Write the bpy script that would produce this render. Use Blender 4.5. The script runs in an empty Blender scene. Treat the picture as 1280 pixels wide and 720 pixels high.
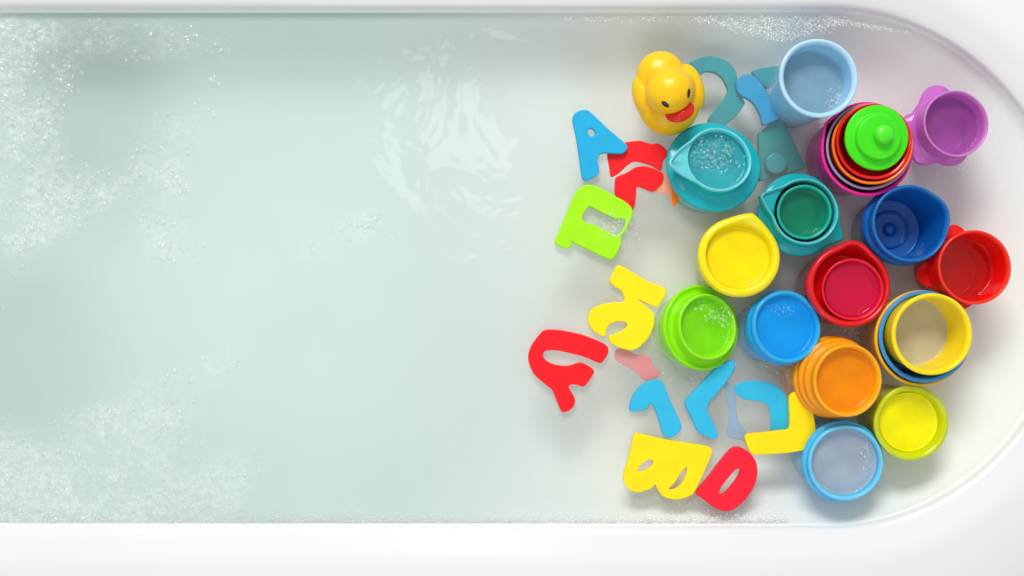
import bpy, math, random
import numpy as np
from mathutils import Vector, Quaternion, noise

random.seed(7)
rng = np.random.default_rng(11)
S = bpy.context.scene
C = S.collection
H = 1.2                       # camera height above the water; one photo pixel is 1 mm on the water


def W(px, py, z=0.0):
    k = (H - z) / H / 1000.0
    return Vector(((px - 640) * k, (360 - py) * k, z))


def lin(c):
    out = []
    for v in c:
        v = v / 255.0
        out.append(v / 12.92 if v <= 0.04045 else ((v + 0.055) / 1.055) ** 2.4)
    return tuple(out) + (1.0,)


# ------------------------------------------------------------------ materials
def new_mat(name):
    m = bpy.data.materials.new(name)
    m.use_nodes = True
    nt = m.node_tree
    nt.nodes.clear()
    out = nt.nodes.new('ShaderNodeOutputMaterial')
    return m, nt, out


def plastic(name, rgb, rough=0.22, transl=0.16, spec=0.4, var=0.10):
    m, nt, out = new_mat(name)
    N, L = nt.nodes, nt.links
    col = lin(rgb)
    tc = N.new('ShaderNodeTexCoord')
    n1 = N.new('ShaderNodeTexNoise'); n1.inputs['Scale'].default_value = 28; n1.inputs['Detail'].default_value = 4
    L.new(tc.outputs['Object'], n1.inputs['Vector'])
    mixc = N.new('ShaderNodeMix'); mixc.data_type = 'RGBA'
    L.new(n1.outputs['Fac'], mixc.inputs[0])
    mixc.inputs[6].default_value = tuple(max(0, v * (1 - var)) for v in col[:3]) + (1,)
    mixc.inputs[7].default_value = tuple(min(1, v * (1 + var) + 0.004) for v in col[:3]) + (1,)
    p = N.new('ShaderNodeBsdfPrincipled')
    L.new(mixc.outputs[2], p.inputs['Base Color'])
    p.inputs['Specular IOR Level'].default_value = spec
    n2 = N.new('ShaderNodeTexNoise'); n2.inputs['Scale'].default_value = 90; n2.inputs['Detail'].default_value = 3
    L.new(tc.outputs['Object'], n2.inputs['Vector'])
    mr = N.new('ShaderNodeMapRange')
    mr.inputs['To Min'].default_value = max(0.03, rough - 0.1); mr.inputs['To Max'].default_value = rough + 0.12
    L.new(n2.outputs['Fac'], mr.inputs['Value']); L.new(mr.outputs['Result'], p.inputs['Roughness'])
    b = N.new('ShaderNodeBump'); b.inputs['Strength'].default_value = 0.22; b.inputs['Distance'].default_value = 0.0024
    L.new(n1.outputs['Fac'], b.inputs['Height']); L.new(b.outputs['Normal'], p.inputs['Normal'])
    tr = N.new('ShaderNodeBsdfTranslucent'); L.new(mixc.outputs[2], tr.inputs['Color'])
    mx = N.new('ShaderNodeMixShader'); mx.inputs['Fac'].default_value = transl
    L.new(p.outputs[0], mx.inputs[1]); L.new(tr.outputs[0], mx.inputs[2])
    L.new(mx.outputs[0], out.inputs['Surface'])
    return m


def foam_rubber(name, rgb, clear=0.0):
    m, nt, out = new_mat(name)
    N, L = nt.nodes, nt.links
    col = lin(rgb)
    tc = N.new('ShaderNodeTexCoord')
    n1 = N.new('ShaderNodeTexNoise'); n1.inputs['Scale'].default_value = 45; n1.inputs['Detail'].default_value = 6
    L.new(tc.outputs['Object'], n1.inputs['Vector'])
    mixc = N.new('ShaderNodeMix'); mixc.data_type = 'RGBA'
    L.new(n1.outputs['Fac'], mixc.inputs[0])
    mixc.inputs[6].default_value = tuple(v * 0.90 for v in col[:3]) + (1,)
    mixc.inputs[7].default_value = tuple(min(1, v * 1.08) for v in col[:3]) + (1,)
    p = N.new('ShaderNodeBsdfPrincipled')
    L.new(mixc.outputs[2], p.inputs['Base Color'])
    p.inputs['Roughness'].default_value = 0.55
    p.inputs['Specular IOR Level'].default_value = 0.3
    n2 = N.new('ShaderNodeTexNoise'); n2.inputs['Scale'].default_value = 700; n2.inputs['Detail'].default_value = 2
    L.new(tc.outputs['Object'], n2.inputs['Vector'])
    b = N.new('ShaderNodeBump'); b.inputs['Strength'].default_value = 0.25; b.inputs['Distance'].default_value = 0.0006
    L.new(n2.outputs['Fac'], b.inputs['Height']); L.new(b.outputs['Normal'], p.inputs['Normal'])
    if clear:
        t = N.new('ShaderNodeBsdfTransparent'); t.inputs['Color'].default_value = tuple(0.5 + 0.5 * v for v in col[:3]) + (1,)
        mx = N.new('ShaderNodeMixShader'); mx.inputs['Fac'].default_value = clear
        L.new(p.outputs[0], mx.inputs[1]); L.new(t.outputs[0], mx.inputs[2])
        L.new(mx.outputs[0], out.inputs['Surface'])
    else:
        L.new(p.outputs[0], out.inputs['Surface'])
    return m


def acrylic(name, rgb, rmin=0.12, spec=0.5):
    m, nt, out = new_mat(name)
    N, L = nt.nodes, nt.links
    p = N.new('ShaderNodeBsdfPrincipled')
    tc = N.new('ShaderNodeTexCoord')
    n = N.new('ShaderNodeTexNoise'); n.inputs['Scale'].default_value = 6; n.inputs['Detail'].default_value = 5
    L.new(tc.outputs['Object'], n.inputs['Vector'])
    mixc = N.new('ShaderNodeMix'); mixc.data_type = 'RGBA'
    col = lin(rgb)
    mixc.inputs[6].default_value = tuple(v * 0.965 for v in col[:3]) + (1,)
    mixc.inputs[7].default_value = col
    L.new(n.outputs['Fac'], mixc.inputs[0]); L.new(mixc.outputs[2], p.inputs['Base Color'])
    mr = N.new('ShaderNodeMapRange'); p.inputs['Specular IOR Level'].default_value = spec
    mr.inputs['To Min'].default_value = rmin; mr.inputs['To Max'].default_value = rmin + 0.18
    L.new(n.outputs['Fac'], mr.inputs['Value']); L.new(mr.outputs['Result'], p.inputs['Roughness'])
    L.new(p.outputs[0], out.inputs['Surface'])
    return m


def schlick(nt, normal_socket):
    N, L = nt.nodes, nt.links
    lw = N.new('ShaderNodeLayerWeight'); lw.inputs['Blend'].default_value = 0.5
    L.new(normal_socket, lw.inputs['Normal'])
    pw = N.new('ShaderNodeMath'); pw.operation = 'POWER'; pw.inputs[1].default_value = 5.0
    L.new(lw.outputs['Facing'], pw.inputs[0])
    mr = N.new('ShaderNodeMapRange'); mr.inputs['To Min'].default_value = 0.021; mr.inputs['To Max'].default_value = 0.9
    L.new(pw.outputs[0], mr.inputs['Value'])
    return mr.outputs['Result']


def bath_water(name):
    m, nt, out = new_mat(name)
    N, L = nt.nodes, nt.links
    tint = N.new('ShaderNodeAttribute'); tint.attribute_name = 'tint'
    milkc = N.new('ShaderNodeAttribute'); milkc.attribute_name = 'milk_colour'
    milk = N.new('ShaderNodeAttribute'); milk.attribute_name = 'milk'
    fo = N.new('ShaderNodeAttribute'); fo.attribute_name = 'foam'
    tc0 = N.new('ShaderNodeTexCoord')
    cells = None
    for sc, wgt in ((240, 0.5), (430, 0.5)):
        vo = N.new('ShaderNodeTexVoronoi'); vo.feature = 'DISTANCE_TO_EDGE'; vo.inputs['Scale'].default_value = sc
        L.new(tc0.outputs['Object'], vo.inputs['Vector'])
        m1 = N.new('ShaderNodeMapRange'); m1.inputs['From Max'].default_value = 0.28; m1.inputs['To Min'].default_value = wgt; m1.inputs['To Max'].default_value = 0.0
        L.new(vo.outputs['Distance'], m1.inputs['Value'])
        if cells is None: cells = m1.outputs['Result']
        else:
            ad = N.new('ShaderNodeMath'); ad.operation = 'ADD'; L.new(cells, ad.inputs[0]); L.new(m1.outputs['Result'], ad.inputs[1]); cells = ad.outputs[0]
    n9 = N.new('ShaderNodeTexNoise'); n9.inputs['Scale'].default_value = 120; n9.inputs['Detail'].default_value = 5
    L.new(tc0.outputs['Object'], n9.inputs['Vector'])
    m9 = N.new('ShaderNodeMapRange'); m9.inputs['From Min'].default_value = 0.38; m9.inputs['From Max'].default_value = 0.66
    L.new(n9.outputs['Fac'], m9.inputs['Value'])
    mu = N.new('ShaderNodeMath'); mu.operation = 'MULTIPLY'; L.new(cells, mu.inputs[0]); L.new(m9.outputs['Result'], mu.inputs[1])
    mu2 = N.new('ShaderNodeMath'); mu2.operation = 'MULTIPLY_ADD'; L.new(mu.outputs[0], mu2.inputs[0]); mu2.inputs[1].default_value = 0.36; mu2.inputs[2].default_value = 0.05
    ff = N.new('ShaderNodeMath'); ff.operation = 'MULTIPLY'; ff.use_clamp = True; L.new(mu2.outputs[0], ff.inputs[0]); L.new(fo.outputs['Fac'], ff.inputs[1])
    tr = N.new('ShaderNodeBsdfTransparent'); L.new(tint.outputs['Color'], tr.inputs['Color'])
    df = N.new('ShaderNodeBsdfDiffuse'); L.new(milkc.outputs['Color'], df.inputs['Color'])
    mx = N.new('ShaderNodeMixShader')
    L.new(milk.outputs['Fac'], mx.inputs['Fac']); L.new(tr.outputs[0], mx.inputs[1]); L.new(df.outputs[0], mx.inputs[2])
    fd = N.new('ShaderNodeBsdfDiffuse'); fd.inputs['Color'].default_value = (0.93, 0.96, 0.95, 1)
    mxf = N.new('ShaderNodeMixShader'); L.new(ff.outputs[0], mxf.inputs['Fac']); L.new(mx.outputs[0], mxf.inputs[1]); L.new(fd.outputs[0], mxf.inputs[2])
    mx = mxf
    tc = N.new('ShaderNodeTexCoord')
    n1 = N.new('ShaderNodeTexNoise'); n1.inputs['Scale'].default_value = 8; n1.inputs['Detail'].default_value = 3; n1.inputs['Distortion'].default_value = 0.8
    n2 = N.new('ShaderNodeTexNoise'); n2.inputs['Scale'].default_value = 40; n2.inputs['Detail'].default_value = 2
    for n in (n1, n2): L.new(tc.outputs['Object'], n.inputs['Vector'])
    b1 = N.new('ShaderNodeBump'); b1.inputs['Distance'].default_value = 0.0105; b1.inputs['Strength'].default_value = 0.7
    L.new(n1.outputs['Fac'], b1.inputs['Height'])
    b2 = N.new('ShaderNodeBump'); b2.inputs['Distance'].default_value = 0.0007; b2.inputs['Strength'].default_value = 0.16
    L.new(n2.outputs['Fac'], b2.inputs['Height']); L.new(b1.outputs['Normal'], b2.inputs['Normal'])
    gl = N.new('ShaderNodeBsdfGlossy'); gl.inputs['Roughness'].default_value = 0.06
    L.new(b2.outputs['Normal'], gl.inputs['Normal'])
    fr = schlick(nt, b2.outputs['Normal'])
    mx2 = N.new('ShaderNodeMixShader')
    L.new(fr, mx2.inputs['Fac']); L.new(mx.outputs[0], mx2.inputs[1]); L.new(gl.outputs[0], mx2.inputs[2])
    L.new(mx2.outputs[0], out.inputs['Surface'])
    return m


_cw = {}


def cup_water_mat(tint, milk):
    key = (tint, milk)
    if key in _cw: return _cw[key]
    m, nt, out = new_mat('cup water')
    N, L = nt.nodes, nt.links
    tr = N.new('ShaderNodeBsdfTransparent'); tr.inputs['Color'].default_value = (0.93, 0.96, 0.96, 1)
    df = N.new('ShaderNodeBsdfDiffuse'); df.inputs['Color'].default_value = lin(tint)
    tc = N.new('ShaderNodeTexCoord')
    n0 = N.new('ShaderNodeTexNoise'); n0.inputs['Scale'].default_value = 30; n0.inputs['Detail'].default_value = 3
    L.new(tc.outputs['Object'], n0.inputs['Vector'])
    mr = N.new('ShaderNodeMapRange'); mr.inputs['To Min'].default_value = milk * 0.7; mr.inputs['To Max'].default_value = min(1, milk * 1.3)
    L.new(n0.outputs['Fac'], mr.inputs['Value'])
    mx = N.new('ShaderNodeMixShader'); L.new(mr.outputs['Result'], mx.inputs['Fac'])
    L.new(tr.outputs[0], mx.inputs[1]); L.new(df.outputs[0], mx.inputs[2])
    n1 = N.new('ShaderNodeTexNoise'); n1.inputs['Scale'].default_value = 45; n1.inputs['Detail'].default_value = 2
    L.new(tc.outputs['Object'], n1.inputs['Vector'])
    b = N.new('ShaderNodeBump'); b.inputs['Distance'].default_value = 0.004; b.inputs['Strength'].default_value = 0.7
    L.new(n1.outputs['Fac'], b.inputs['Height'])
    gl = N.new('ShaderNodeBsdfGlossy'); gl.inputs['Roughness'].default_value = 0.02; L.new(b.outputs['Normal'], gl.inputs['Normal'])
    fr = schlick(nt, b.outputs['Normal'])
    mx2 = N.new('ShaderNodeMixShader'); L.new(fr, mx2.inputs['Fac'])
    L.new(mx.outputs[0], mx2.inputs[1]); L.new(gl.outputs[0], mx2.inputs[2])
    L.new(mx2.outputs[0], out.inputs['Surface'])
    _cw[key] = m
    return m


def bubble_mat(name, rgb=(250, 253, 252), body=0.10):
    m, nt, out = new_mat(name)
    N, L = nt.nodes, nt.links
    lw = N.new('ShaderNodeLayerWeight'); lw.inputs['Blend'].default_value = 0.5
    pw = N.new('ShaderNodeMath'); pw.operation = 'POWER'; pw.inputs[1].default_value = 2.4
    L.new(lw.outputs['Facing'], pw.inputs[0])
    mr = N.new('ShaderNodeMapRange'); mr.inputs['To Min'].default_value = body; mr.inputs['To Max'].default_value = 0.75
    L.new(pw.outputs[0], mr.inputs['Value'])
    tr = N.new('ShaderNodeBsdfTransparent')
    p = N.new('ShaderNodeBsdfPrincipled'); p.inputs['Base Color'].default_value = lin(rgb)
    p.inputs['Roughness'].default_value = 0.08; p.inputs['Specular IOR Level'].default_value = 1.0
    mx = N.new('ShaderNodeMixShader'); L.new(mr.outputs['Result'], mx.inputs['Fac'])
    L.new(tr.outputs[0], mx.inputs[1]); L.new(p.outputs[0], mx.inputs[2])
    gl = N.new('ShaderNodeBsdfGlossy'); gl.inputs['Roughness'].default_value = 0.04
    mx2 = N.new('ShaderNodeMixShader'); mx2.inputs['Fac'].default_value = 0.05
    L.new(mx.outputs[0], mx2.inputs[1]); L.new(gl.outputs[0], mx2.inputs[2])
    L.new(mx2.outputs[0], out.inputs['Surface'])
    return m


# ------------------------------------------------------------------ object helpers
def tag(o, label, cat=None, group=None, kind=None):
    if label: o['label'] = label
    if cat: o['category'] = cat
    if group: o['group'] = group
    if kind: o['kind'] = kind
    return o


def empty(name, loc, label, cat, group=None):
    o = bpy.data.objects.new(name, None)
    o.empty_display_size = 0.02
    C.objects.link(o); o.location = loc
    return tag(o, label, cat, group)


def link_mesh(name, verts, faces, mat, parent=None, smooth=True, sharp=None):
    me = bpy.data.meshes.new(name)
    me.from_pydata([tuple(v) for v in verts], [], faces)
    me.update()
    if smooth:
        me.polygons.foreach_set('use_smooth', [True] * len(me.polygons))
        if sharp: me.set_sharp_from_angle(angle=math.radians(sharp))
    me.materials.append(mat)
    o = bpy.data.objects.new(name, me)
    C.objects.link(o)
    if parent: o.parent = parent
    return o


# ------------------------------------------------------------------ bathtub
TY = 0.025


def outline(side, end, n_arc=56, n_str=24):
    b = 0.3208 + side; a = 0.3014 + end
    cxr, cxl = 0.393, -0.62
    pts = []
    for i in range(n_arc + 1):
        t = -math.pi / 2 + math.pi * i / n_arc
        pts.append((cxr + a * math.cos(t), TY + b * math.sin(t)))
    for i in range(1, n_str):
        pts.append((cxr + (cxl - cxr) * i / n_str, TY + b))
    for i in range(n_arc + 1):
        t = math.pi / 2 + math.pi * i / n_arc
        pts.append((cxl + a * math.cos(t), TY + b * math.sin(t)))
    for i in range(1, n_str):
        pts.append((cxl + (cxr - cxl) * i / n_str, TY - b))
    return pts


def tub_mesh(name, rings, mat, parent, cap=False):
    vs, fs = [], []
    n = None
    for (s, e, z) in rings:
        p = outline(s, e); n = len(p)
        vs += [(x, y, z) for x, y in p]
    for r in range(len(rings) - 1):
        for i in range(n):
            j = (i + 1) % n
            fs.append((r * n + i, r * n + j, (r + 1) * n + j, (r + 1) * n + i))
    if cap:
        fs.append([(len(rings) - 1) * n + i for i in range(n)])
    return link_mesh(name, vs, fs, mat, parent, smooth=True)


white = acrylic('white acrylic', (224, 225, 225))
inner_white = acrylic('basin acrylic', (236, 238, 237), 0.45, 0.2)
tub = empty('bathtub', (0, TY, -0.063), 'white oval bathtub filled with soapy water and bath toys', 'bathtub')
rim_o = tub_mesh('rim', [(.165, .165, -.5), (.165, .165, -.01), (.163, .163, .004), (.157, .157, .014), (.146, .146, .0205),
                         (.12, .12, .0245), (.09, .09, .0262), (.06, .06, .0266), (.044, .044, .0262), (.034, .034, .0246), (.025, .025, .0212), (.016, .016, .0178),
                         (.008, .008, .0152), (.0035, .0035, .0126), (.001, .001, .0095), (0, 0, .006)], white, tub)
basin_o = tub_mesh('basin', [(0, 0, .006), (-.0006, -.0012, .003), (-.0025, -.004, -.002), (-.008, -.015, -.008), (-.016, -.034, -.017),
                             (-.026, -.057, -.028), (-.038, -.083, -.039), (-.053, -.113, -.049), (-.070, -.146, -.056), (-.092, -.18, -.0605), (-.12, -.23, -.0625), (-.14, -.26, -.063)],
                   inner_white, tub, cap=True)
for o in (rim_o, basin_o):
    o.location = -Vector((0, TY, -0.063))

# ------------------------------------------------------------------ lathe cups
HOLES = []          # (x, y, r) openings that the cups leave in the water sheet


def round_profile(p, rad=1.3):
    out = [p[0]]
    for i in range(1, len(p) - 1):
        a, b, c = Vector(p[i - 1]), Vector(p[i]), Vector(p[i + 1])
        d1, d2 = (a - b), (c - b)
        l1, l2 = d1.length, d2.length
        k = min(rad, l1 * 0.45, l2 * 0.45)
        s, e = b + d1.normalized() * k, b + d2.normalized() * k
        for t in (0, 0.35, 0.65, 1):
            q = s * (1 - t) ** 2 + b * 2 * t * (1 - t) + e * t * t
            out.append((q.x, q.y))
    out.append(p[-1])
    return out


def lathe(name, prof, z0, mat, parent, bumps=(), seed=0.0, n=96, wob=0.5, closed_ends=True):
    """prof: (radius mm, z mm); axis is local z, local z=0 at z0 mm"""
    vs, fs = [], []
    rows = []
    for (r, z) in prof:
        if r <= 0.01:
            rows.append([len(vs)]); vs.append((0, 0, (z - z0) / 1000)); continue
        row = []
        for i in range(n):
            t = 2 * math.pi * i / n
            rr = r
            dz = 0.0
            for (ang, amp, hw, zlo, zhi, rmin, kind) in bumps:
                if z < zlo or z > zhi or r < rmin: continue
                d = (math.degrees(t) - ang + 180) % 360 - 180
                u = abs(d) / hw
                if u >= 1: continue
                if kind == 'spout': w = (1 - u) ** 1.6
                else: w = math.cos(u * math.pi / 2) ** 1.3
                wz = min(1, (z - zlo) / 5 + 0.25) * min(1, (zhi - z) / 3 + 0.4)
                rr += amp * w * wz
                if kind == 'spout': dz += 1.5 * w * wz
            k = noise.noise(Vector((math.cos(t) * 1.3 + seed * 3.1, math.sin(t) * 1.3, z * 0.012 + seed)))
            rr += wob * k * min(1, r / 20)
            row.append(len(vs)); vs.append((rr * math.cos(t) / 1000, rr * math.sin(t) / 1000, (z - z0 + dz + wob * 0.6 * k) / 1000))
        rows.append(row)
    for a, b in zip(rows[:-1], rows[1:]):
        if len(a) == 1 and len(b) == 1: continue
        for i in range(n):
            j = (i + 1) % n
            if len(a) == 1: fs.append((a[0], b[j], b[i]))
            elif len(b) == 1: fs.append((a[i], a[j], b[0]))
            else: fs.append((a[i], a[j], b[j], b[i]))
    return link_mesh(name, vs, fs, mat, parent, sharp=70)


SEED = [0.0]


def cup(label, px, py, prof, rim, col, rim_col=None, base_shift=(0, 0), bumps=(), water=None, hole=True,
        rough=0.15, group='stacking cups floating in the bath', name='stacking_cup', transl=0.12, cat='toy cup'):
    """rim = (first, last) index of the profile points that make the rim part"""
    SEED[0] += 1.7
    ztop = max(z for r, z in prof); z0 = prof[0][1]
    top = W(px, py, ztop / 1000)
    base = Vector((top.x + base_shift[0] / 1000, top.y + base_shift[1] / 1000, z0 / 1000))
    axis = (top - base).normalized()
    q = Vector((0, 0, 1)).rotation_difference(axis)
    t = empty(name, base, label, cat, group)
    t.rotation_mode = 'QUATERNION'; t.rotation_quaternion = q
    k = (H - ztop / 1000) / H
    prof = [(r * k, z) for r, z in prof]
    col = tuple(min(255, c + (255 - c) * 0.08 + c * 0.06) if c > 40 else c * 0.6 for c in col)
    mat = plastic('plastic ' + label[:24], col, rough, transl)
    rm = plastic('rim ' + label[:24], rim_col or tuple(min(255, int(c * 0.9 + 30)) for c in col), rough, transl)
    a, b = rim
    mid = round_profile(prof)
    # locate rim span in the rounded profile by nearest points
    def near(p): return min(range(len(mid)), key=lambda i: (mid[i][0] - p[0]) ** 2 + (mid[i][1] - p[1]) ** 2)
    ia, ib = near(prof[a]), near(prof[b])
    bumps = [tuple(x) for x in bumps]
    sd = SEED[0]
    # body: outside shell and inside shell in one mesh
    o1 = lathe('body', mid[:ia + 1], z0, mat, t, bumps, sd)
    o2 = lathe('body', mid[ib:], z0, mat, t, bumps, sd)
    # merge the two shells into one body mesh
    v1 = [v.co.copy() for v in o1.data.vertices]; f1 = [list(p.vertices) for p in o1.data.polygons]
    v2 = [v.co.copy() for v in o2.data.vertices]; f2 = [[i + len(v1) for i in p.vertices] for p in o2.data.polygons]
    for o in (o1, o2):
        me = o.data; bpy.data.objects.remove(o); bpy.data.meshes.remove(me)
    link_mesh('body', v1 + v2, f1 + f2, mat, t, sharp=70)
    lathe('rim', mid[ia:ib + 1], z0, rm, t, bumps, sd)
    if water:
        lvl, wr, tint, milk = water
        # flat water disc inside, level with the ground plane (counter-rotated)
        n = 72
        wv, wf = [], []
        rows_w = [(-3.8, 0.0), (-2.6, 0.12), (-1.6, 0.45), (-0.8, 1.0), (0.0, 2.0)]
        for dr, dz in rows_w:
            for i in range(n):
                a2 = 2 * math.pi * i / n
                rr = (wr * k + dr) / 1000
                wv.append((rr * math.cos(a2), rr * math.sin(a2), dz / 1000))
        wf.append(list(range(n)))
        for q2 in range(len(rows_w) - 1):
            for i in range(n):
                wf.append((q2 * n + i, (q2 + 1) * n + i, (q2 + 1) * n + (i + 1) % n, q2 * n + (i + 1) % n))
        w = link_mesh('water', wv, wf, cup_water_mat(tint, milk), t, smooth=True)
        w.location = (0, 0, (lvl - z0) / 1000)
    if hole:
        # radius at the water line
        outer = [p for p in prof[:a + 1]]
        r0 = None
        for (ra, za), (rb, zb) in zip(outer[:-1], outer[1:]):
            if za <= 0 <= zb: r0 = ra + (rb - ra) * (-za) / max(1e-6, zb - za); break
        f = -z0 / max(1e-6, (ztop - z0))
        c = base.lerp(top, f)
        HOLES.append((c.x, c.y, (r0 or prof[a][0]) / 1000 - 0.0016))
    return t


CLR = (225, 235, 235)
# light blue tall cup
cup('tall pale blue cup with soapy water inside, beside the top edge of the tub', 1024, 97,
    [(0, -50), (40, -50), (47.5, 46), (50.5, 50), (50, 53), (46.5, 53.5), (43.5, 50), (39, -46), (0, -47)], (2, 6), (138, 192, 222), (178, 216, 236),
    base_shift=(-5, -6), water=(26, 43, (150, 190, 210), 0.55))
# purple cup
cup('purple cup with lobed collar, at the far upper right beside the tub wall', 1196, 154,
    [(0, -26), (28, -26), (36, -4), (43, 8), (45.5, 16), (43.5, 20), (40.5, 23), (40.5, 42), (42.3, 44.5), (41.5, 47), (39.6, 46.5), (38, 42), (35, 0), (0, -1)],
    (7, 11), (180, 84, 176), (202, 122, 198), base_shift=(-5, -4),
    bumps=[(102, 12, 34, 2, 24, 42, 'lobe'), (172, 11, 20, 2, 24, 42, 'lobe'), (228, 12, 30, 2, 24, 42, 'lobe'), (290, 4, 30, 2, 24, 42, 'lobe')],
    water=(30, 38.4, (176, 84, 176), 0.35), rough=0.14)
# magenta stack
cup('magenta cup at the bottom of the stack under the lime green lid', 1085, 186,
    [(0, -50), (40, -50), (56.5, 24), (59.5, 27), (59.5, 30), (57, 31), (55, 28), (49, -46), (0, -47)], (2, 6), (222, 20, 140), (240, 28, 150),
    base_shift=(-6, -2), bumps=[(150, 4, 20, 15, 40, 40, 'spout')])
cup('grey violet cup nested between the magenta cup and the orange cup', 1087, 183,
    [(0, -44), (42, -44), (52, 30), (54.3, 33.5), (53.3, 35.5), (50.5, 34), (44, -36), (0, -37)], (2, 5), (150, 140, 185), (160, 150, 192), hole=False)
cup('orange rimmed cup in the stack between grey violet cup and red cup', 1091, 180,
    [(0, -36), (40, -36), (48.5, 36), (51, 39.5), (50, 41.5), (46.8, 40), (42, -28), (0, -29)], (2, 5), (248, 100, 20), (252, 118, 26), hole=False)
cup('red cup directly under the lime green lid', 1093, 177,
    [(0, -28), (38, -28), (45.5, 38), (47.6, 41.5), (46.6, 43.5), (43, 42), (40, -20), (0, -21)], (2, 5), (215, 12, 22), (225, 16, 26), hole=False)


def make_lid():
    zt = 47
    top = W(1096, 172, zt / 1000)
    t = empty('lid', top, 'round lime green stepped lid with a knob, on top of the magenta stack', 'lid')
    m = plastic('lime lid plastic', (66, 226, 18), 0.3, 0.12)
    m2 = plastic('lime knob plastic', (80, 232, 40), 0.26, 0.12)
    prof = round_profile([(0, 43), (36, 43), (40, 43.5), (41, 46), (40, 48), (31, 48.5), (29.5, 49.5), (28.5, 54), (27, 55.4), (13, 55.6), (0, 55.6)], 1.0)
    k = (H - .05) / H
    lathe('plate', [(r * k, z) for r, z in prof], 47, m, t, (), 3.3)
    kn = round_profile([(12.5, 55.0), (12.2, 61), (10.5, 64.5), (6, 66.6), (0, 67)], 1.5)
    o = lathe('knob', [(r * k, z) for r, z in kn], 47, m2, t, (), 4.1, n=48)
    o.location = (0.003, 0.002, 0)
    t.rotation_euler = (0.03, 0.06, 0)


make_lid()
# teal large spouted cup
cup('large teal cup with pointed spout, sudsy water inside, below the rubber duck', 899, 198,
    [(0, -50), (42, -50), (50, -8), (57, 5), (60.5, 10.5), (59, 14), (50, 17), (43, 20), (42, 34), (42.6, 37), (41.5, 39), (39.2, 38.6), (38, 34), (35, -12), (0, -14)],
    (8, 12), (20, 158, 170), (104, 206, 214), base_shift=(-6, -20),
    bumps=[(186, 22, 46, 22, 48, 37, 'spout'), (12, 3, 40, 2, 18, 50, 'lobe')], water=(27, 37.9, (66, 196, 206), 0.45))
# teal small spouted cup with green cup inside
cup('smaller teal cup with spout and collar, holding a dark green cup', 1007, 264,
    [(0, -50), (38, -50), (46, -6), (50, 4), (53.5, 10), (52.5, 13.5), (47, 16), (42.3, 21), (42, 31), (42.4, 33.5), (41.4, 35.5), (39.4, 35), (38, 31), (36, -22), (0, -24)],
    (8, 12), (18, 150, 158), (80, 190, 194), base_shift=(-4, -8),
    bumps=[(160, 18, 34, 18, 44, 37, 'spout'), (-30, 11, 22, 0, 18, 48, 'spout')])
cup('dark green cup nested inside the smaller teal spouted cup', 1006, 265,
    [(0, -20), (28, -20), (32.5, 31), (34.6, 34), (33.8, 36.4), (31.3, 36), (30, 33), (26, -2), (0, -3)], (2, 6), (6, 130, 100), (24, 166, 146),
    hole=False, water=(24, 29.4, (4, 150, 112), 0.4))
# dark blue cup
cup('dark blue cup with ringed floor, right of the teal spouted cups', 1139, 279,
    [(0, -50), (40, -50), (47, -2), (51, 10), (51.5, 17), (49.5, 20), (47, 22.5), (47.3, 34), (49, 37), (48, 39.5), (45.4, 39.2), (43.5, 35), (39, -22),
     (25, -24), (23.5, -21), (21.5, -24), (9, -24), (6, -19), (3, -18), (0, -18)],
    (7, 11), (12, 74, 160), (24, 106, 182), base_shift=(-3, -6),
    bumps=[(20, 3.5, 32, 20, 50, 40, 'lobe')])
# right red cup
cup('red cup with side lobes, rightmost beside the tub end wall', 1219, 334,
    [(0, -38), (36, -38), (41, -4), (44, 8), (45, 15), (44.2, 20), (43.5, 24), (44.5, 43), (47, 46), (46.5, 48.8), (43.8, 48.5), (42, 44), (37, -18), (0, -20)],
    (7, 11), (222, 24, 18), (244, 52, 30), base_shift=(-4, -3),
    bumps=[(190, 13, 26, 0, 24, 43, 'lobe'), (100, 12, 24, 0, 24, 43, 'lobe'), (262, 8, 40, 0, 24, 43, 'lobe')], rough=0.14, water=(18, 40.6, (205, 16, 10), 0.3))
# middle red cup + crimson cup
cup('red cup with thick rounded collar around a crimson cup, centre of the cluster', 1063, 357,
    [(0, -50), (44, -50), (49.5, 14), (52, 22), (51.8, 27), (49, 29.5), (46, 28.5), (43.5, 24), (40, 8), (0, 6)], (3, 7), (206, 16, 26), (222, 22, 30),
    base_shift=(-2, -6), bumps=[(80, 6, 26, 12, 40, 40, 'lobe'), (180, 2, 30, 12, 40, 48, 'lobe')], rough=0.14)
cup('crimson cup with water, nested inside the red cup with thick collar', 1066, 362,
    [(0, 8), (30, 8), (37, 24), (39, 27), (38.2, 29.4), (36, 29), (34.8, 26), (30, 12), (0, 11)], (2, 6), (196, 8, 54), (224, 26, 44), hole=False,
    water=(23, 33.6, (222, 6, 64), 0.5))
# yellow cup
cup('bright yellow cup with a beaked collar, above the lime green cup', 925, 320,
    [(0, -50), (43, -50), (47, 6), (50, 13), (48.5, 16), (50.5, 19), (51.5, 25), (50, 29), (45.5, 31), (42.5, 30.5), (41, 27), (35, 0), (0, -2)], (5, 10), (252, 214, 6), (254, 226, 14),
    base_shift=(2, -10), bumps=[(72, 7, 34, 16, 40, 41.2, 'spout')], water=(19, 39.2, (255, 232, 0), 0.7))
# lime green cup
cup('lime green cup with bubbles inside, left of the plain blue cup', 888, 408,
    [(0, -40), (43, -40), (51, -4), (54, 6), (54.5, 11), (52.5, 13.5), (48, 11), (44, 11.5), (42.2, 15), (42, 25), (41, 27.5), (38.6, 27.2), (37, 24), (33, -10), (0, -12)],
    (9, 12), (124, 216, 14), (150, 230, 36), base_shift=(-24, -8), water=(18, 36.8, (140, 240, 10), 0.6), rough=0.13)
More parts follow.
